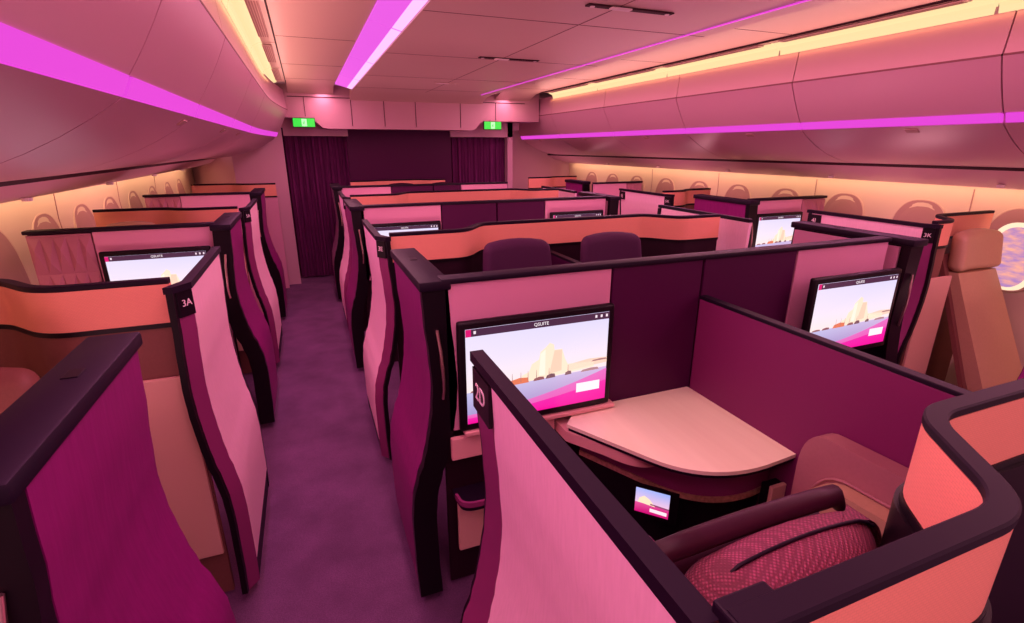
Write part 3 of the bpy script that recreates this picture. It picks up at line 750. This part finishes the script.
# ------------------------------------------------------------------ rear-facing seats (they face the camera)
def facing_seat(xc, y, top, label, m_head, m_back, m_side, hw=.205, bw=.19, lean=.30, group=None, h=.40, foot=.54, shellside=True, plain=False):
    t = thing('suite_seat', label, 'seat', (xc, y-.3, 0), group)
    def sh(v):
        k = (v.z+h/2)/h                                  # 0 low .. 1 top
        return (v.x*(1.10-.20*k*k), v.y+.05*(k-.5)+.02*(abs(v.x)/hw)**2*-1, v.z)
    hz = .26
    def shh(v):
        k = v.z/hz+.5
        return (v.x*(1.02-.10*k), v.y+.03*k-.025*(v.x/hw)**2, v.z-.02*(v.x/hw)**2*k)
    q = MB(); q.soft((xc, y, top-hz/2), (hw*2, .10, hz), .045, 5, shh); q.build('headrest', M[m_head], t, 70)
    z1, z0 = top-hz-.004, (.52 if shellside else .24)
    rings = []
    for k in range(7):
        a = k/6; z = z0+(z1-z0)*a; yy = y-.02-lean*(1-a); w = bw*(1.0+.10*(1-a)) if a < .97 else bw*.97
        rings.append([(xc+sx*w, yy+dy+.02*(abs(sx) > .9)*-1, z) for sx, dy in ((-1, .09), (-1, 0), (-.8, -.025), (-.4, -.035), (0, -.037), (.4, -.035), (.8, -.025), (1, 0), (1, .09))])
    q = MB(); q.loft(rings); q.build('backrest', M[m_back], t, 50)
    q = MB()
    for s in (-1, 1) if shellside and not plain else ():
        q2 = MB()
        P = [(y+.05, z1-.02), (y-.01, z1-.02), (y-lean-.10, .55), (y-lean-.30, .50), (y-lean-.30, .30), (y+.05, .30)]
        q2.prism(P, 'x', xc+s*(bw+.025), xc+s*(bw+.055)); q2.build('side_shell', M[m_side], t)
    q.free() if hasattr(q, 'free') else None
    zc = .43 if shellside else .22
    q = MB(); q.soft((xc, y-lean-foot*.555, zc), (bw*2.2, foot, .15), .045, 4); q.build('seat_cushion', M[m_back], t, 70)
    q = MB(); q.box(xc-bw, xc+bw, y-lean-foot, y-.1, .02, zc-.085, .02); q.build('seat_base', M['black'], t)
    if not shellside:
        q = MB(); q.loft([[(xc+sx*(bw+.03)*(1.1-.1*k), y-.02-lean*(1-k)+dy, z0+(z1+.10-z0)*k) for sx, dy in ((-1, .075), (1, .075), (1, .105), (-1, .105))] for k in (0, 1)]); q.build('back_shell', M[m_side], t)
    zp = .745 if shellside else .50; kp = 1-(zp-z0)/(z1-z0)
    if not shellside:
        ys = y-.02-lean*kp; q = MB(); q.tube([(xc-bw*1.06, ys-.004, zp), (xc-bw*.8, ys-.027, zp), (xc, ys-.037, zp), (xc+bw*.8, ys-.027, zp), (xc+bw*1.06, ys-.004, zp)], .004, 6)
    else: q = MB(); q.tube([(xc-bw*.98, y-.05-lean*.62, .745), (xc, y-.085-lean*.62, .742), (xc+bw*.98, y-.05-lean*.62, .745)], .004, 6); q.build('seam_piping', M['rim'], t)
    return t
facing_seat(1.03, 2.54, 1.275, 'dark plum seat whose headrest shows above the partition behind the largest monitor', 'seatplum', 'seatplum', 'black', group='dark plum seats facing the camera', plain=True, hw=.205)
facing_seat(1.625, 2.54, 1.275, 'dark plum seat whose headrest shows above the partition beyond the centre divider', 'seatplum', 'seatplum', 'black', group='dark plum seats facing the camera', plain=True, hw=.205)
facing_seat(1.16, 6.94, 1.30, 'dark seat just showing over the last partition, nearer the open aisle', 'leatherd', 'leatherd', 'black', group='far dark seats by the front wall', foot=.40)
facing_seat(1.72, 6.90, 1.30, 'dark seat just showing over the last partition, away from the open aisle', 'leatherd', 'leatherd', 'black', group='far dark seats by the front wall', foot=.40)
facing_seat(3.99, 1.93, 1.25, 'tan leather window seat with a tall headrest below the dawn-lit window', 'leather', 'leather', 'brown', hw=.22, bw=.205, lean=.34, shellside=False)
facing_seat(mir(4.02)+.10, 1.76, 1.15, 'brown window seat partly showing behind the foreground plum cabinet', 'brown', 'brown', 'brown', hw=.2, bw=.195, lean=.30)
facing_seat(-1.16, 4.22, 1.262, 'brown headrest of a window seat before the second coral shell along the windows', 'leather', 'leather', 'brown', hw=.17, bw=.17, lean=.3, foot=.40)

# ------------------------------------------------------------------ window suites, both sides
def side_suites(f, d, side):
    L = side == 'near'
    xf = f(-.400)
    if L:
        side_cabinet(f(-.418), d, .775, 1.375, 'big plum textured cabinet in the near foreground with a wide dark cap', lining=False)
        side_cabinet(f(-.44), d, 3.30, 3.90, 'plum cabinet at the end of the window-side partition with a bright monitor', lining=False)
        side_cabinet(f(-.43), d, 5.62, 6.20, 'small plum cabinet along the open aisle, third from the camera', lining=False)
    else:
        side_cabinet(f(-.418), d, .70, 1.275, 'plum cabinet edge beside the tan leather window seat', lining=False)
        side_cabinet(f(-.40), d, 3.20, 3.86, 'dark plum cabinet standing beyond the second aisle next to a lit monitor', lining=False)
        side_cabinet(3.28, d, 5.85, 6.35, 'small dark plum cabinet by the far-side curtain', lining=False)
    n1 = ('3A', '4B', '5A', '6B') if L else ('3K', '4J', '5K', '6J')
    if L:
        sliding_door(xf, d, 1.87, 2.60, 'tall pink suite door with a seat number, directly past the foreground plum cabinet', near=n1[0], amp=.55)
        sliding_door(f(-.42), d, 4.28, 5.02, 'narrow pink suite door past the second plum cabinet on the open aisle', near=n1[2], amp=.7)
    else:
        sliding_door(xf, d, 1.84, 2.66, 'lilac suite door numbered 4J and 3K beside the tan leather seat', near=n1[0], far=n1[1])
        sliding_door(3.17, d, 4.02, 4.85, 'lilac suite door with two number plates beyond the coral shell', near=n1[2], far=n1[3])
    grp = 'coral shells of the window suites'
    w = 'below the shaded windows' if L else 'on the dawn-lit window side'
    for k, (s, lo) in enumerate(((1.95 if L else 1.885, 'brown'), (4.27, 'brown'), (6.95, 'brown'))):
        if L: lab = ['wide coral shell beside the tall pink numbered door, closest window-side one', 'coral shell around the brown headrest below the shaded windows', 'last orange coral shell under the shaded windows near the cabin end'][k]
        else: lab = ['coral shell corner behind the tan leather seat', 'orange coral shell beyond the lilac door with two number plates', 'farthest coral shell on the dawn-lit window side'][k]
        base, kx = ((mir(-.475), 1.), (3.30, .72), (2.99, .88))[k] if not L else ((-.463, 1.), (-.492, .95), (-.35, .95))[k]
        g = lambda x: base+(f(x)-f(-.475))*kx
        x0, x1 = sorted((g(-.48), g(-.80 if L or k else -.73)))
        shell(lab, side_path(s, g, .2 if k == 0 else .12, *((.66, .82) if k == 0 and not L else (.83, 1.0))), grp, lower='pinkpanel' if k == 2 else lo, panel=(x0, x1, s, .22, .99) if k < 2 else None)
    for k, y in enumerate((3.36 if L else 3.30, 5.60)):
        if L: lab = ['pink and quilted mauve partition under the shaded windows with a bright monitor', 'small pink and mauve partition under the shaded windows near the cabin end'][k]
        else: lab = ['pink partition with a lit monitor under the shaded windows, beyond the second aisle', 'far pink partition under the last windows beside the bins'][k]
        base, kx = (3.29, .80) if (k and not L) else (f(-.52), 1.)
        g = lambda x: base+(f(x)-f(-.52))*kx
        A = sorted((g(-.525), g(-1.105))); Q = sorted((g(-1.11), g(-1.385)))
        screen_wall(y, lab, [(A[0], A[1], .03, 'pinkpanel', 'pink_panel'), (Q[0], Q[1], .70, 'quilt', 'quilted_panel')], tuple(sorted((g(-.52), g(-1.395)))), group='partitions of the window suites')
    a, c = sorted((f(-.555), f(-1.085)))
    if L: monitor(a, c, .80, 1.212, 3.315, 'bright monitor below the shaded windows, half hidden by the coral shell')
    else: monitor(a, c, .80, 1.212, 3.255, 'small lit monitor beyond the second aisle next to the dark plum cabinet')
side_suites(lambda x: x, 1, 'near')
side_suites(mir, -1, 'far')

# ------------------------------------------------------------------ light
def area(name, loc, size, rot, col, w, sy=None):
    l = bpy.data.lights.new(name, 'AREA'); l.energy = w; l.color = col; l.shape = 'RECTANGLE'; l.size = size; l.size_y = sy or size
    o = bpy.data.objects.new(name, l); C.objects.link(o); o.location = loc; o.rotation_euler = rot; return o
PINK = (1.0, .39, .51); WARM = (1.0, .58, .30); MAG = (.95, .22, .85)
area('aisle_fill_light', (.30, 3.0, 2.36), .14, (0, 0, 0), PINK, 50, 8.0)  # unseen pink fill, set off the strips to light the aisle faces
area('aisle_fill_light', (2.64, 3.0, 2.36), .14, (0, 0, 0), PINK, 50, 8.0)
for f, s in ((lambda x: x, 1), (mir, -1)):
    area('trough_lamp', (f(-.236), 3.0, 2.36), .02, (0, math.radians(14*s), 0), (1, .50, .18), 1.8, 7.4)
    area('bin_top_lamp', (f(-.10), 3.0, 2.22), .05, (0, math.radians(180+58*s), 0), (1, .46, .38), 14, 7.4)
    area('bin_strip_lamp', (f(-.35), 3.0, 1.888), .04, (0, math.radians(-38*s), 0), (1, .28, .62), 28, 7.4)
    area('sidewall_wash_lamp', (f(-1.43), 3.9, 1.495), .05, (0, math.radians(38*s), 0), (1, .60, .34), 20, 9.0)
    for y in (1.2, 2.7, 5.0, 7.6): area('suite_fill_light', (f(-.95), y, .80), .35, (PI, 0, 0), (1, .42, .50), 3)  # hidden fill added inside the suites to brighten the bin undersides
for x, y in ((.9, 3.4), (1.9, 3.4), (.9, 5.6), (1.9, 5.6)): area('suite_fill_light', (x, y, .80), .35, (PI, 0, 0), (1, .42, .50), 3)  # same hidden fill, added in the centre suites
def spot(name, loc, to, deg, col, w, r=.03):
    l = bpy.data.lights.new(name, 'SPOT'); l.energy = w; l.color = col; l.spot_size = math.radians(deg); l.spot_blend = .6; l.shadow_soft_size = r
    o = bpy.data.objects.new(name, l); C.objects.link(o); o.location = loc
    o.rotation_euler = (Vector(to)-Vector(loc)).to_track_quat('-Z', 'Y').to_euler(); return o
spot('table_fill_spot', (1.30, .95, 2.30), (1.2, 1.20, .75), 34, (1, .60, .46), 22)  # unseen spot added to brighten the tabletop
W = bpy.data.worlds.new('World'); sc.world = W; W.use_nodes = True
W.node_tree.nodes['Background'].inputs[0].default_value = (1, .40, .52, 1); W.node_tree.nodes['Background'].inputs[1].default_value = .7

# ------------------------------------------------------------------ camera
dg = bpy.context.evaluated_depsgraph_get()
for o in [o for o in C.objects if o.type == 'FONT']:             # lettering becomes plain meshes
    me = bpy.data.meshes.new_from_object(o.evaluated_get(dg)); n = o.name.split('.')[0]
    e = bpy.data.objects.new(n, me); C.objects.link(e); e.parent = o.parent; e.matrix_basis = o.matrix_basis.copy()
    bpy.data.objects.remove(o)
cam = bpy.data.cameras.new('camera'); co = bpy.data.objects.new('camera', cam); C.objects.link(co)
cam.sensor_width = 36; cam.lens = 508/1024*36; cam.clip_start = .02
co.location = (0, 0, 1.75); co.rotation_euler = (math.radians(90-17.94), 0, math.radians(-21.47))
sc.camera = co
sc.view_settings.view_transform = 'Standard'; sc.view_settings.look = 'None'; sc.view_settings.gamma = 1
sc.view_settings.use_curve_mapping = False; sc.view_settings.exposure = .08
sc.cycles.max_bounces = 8
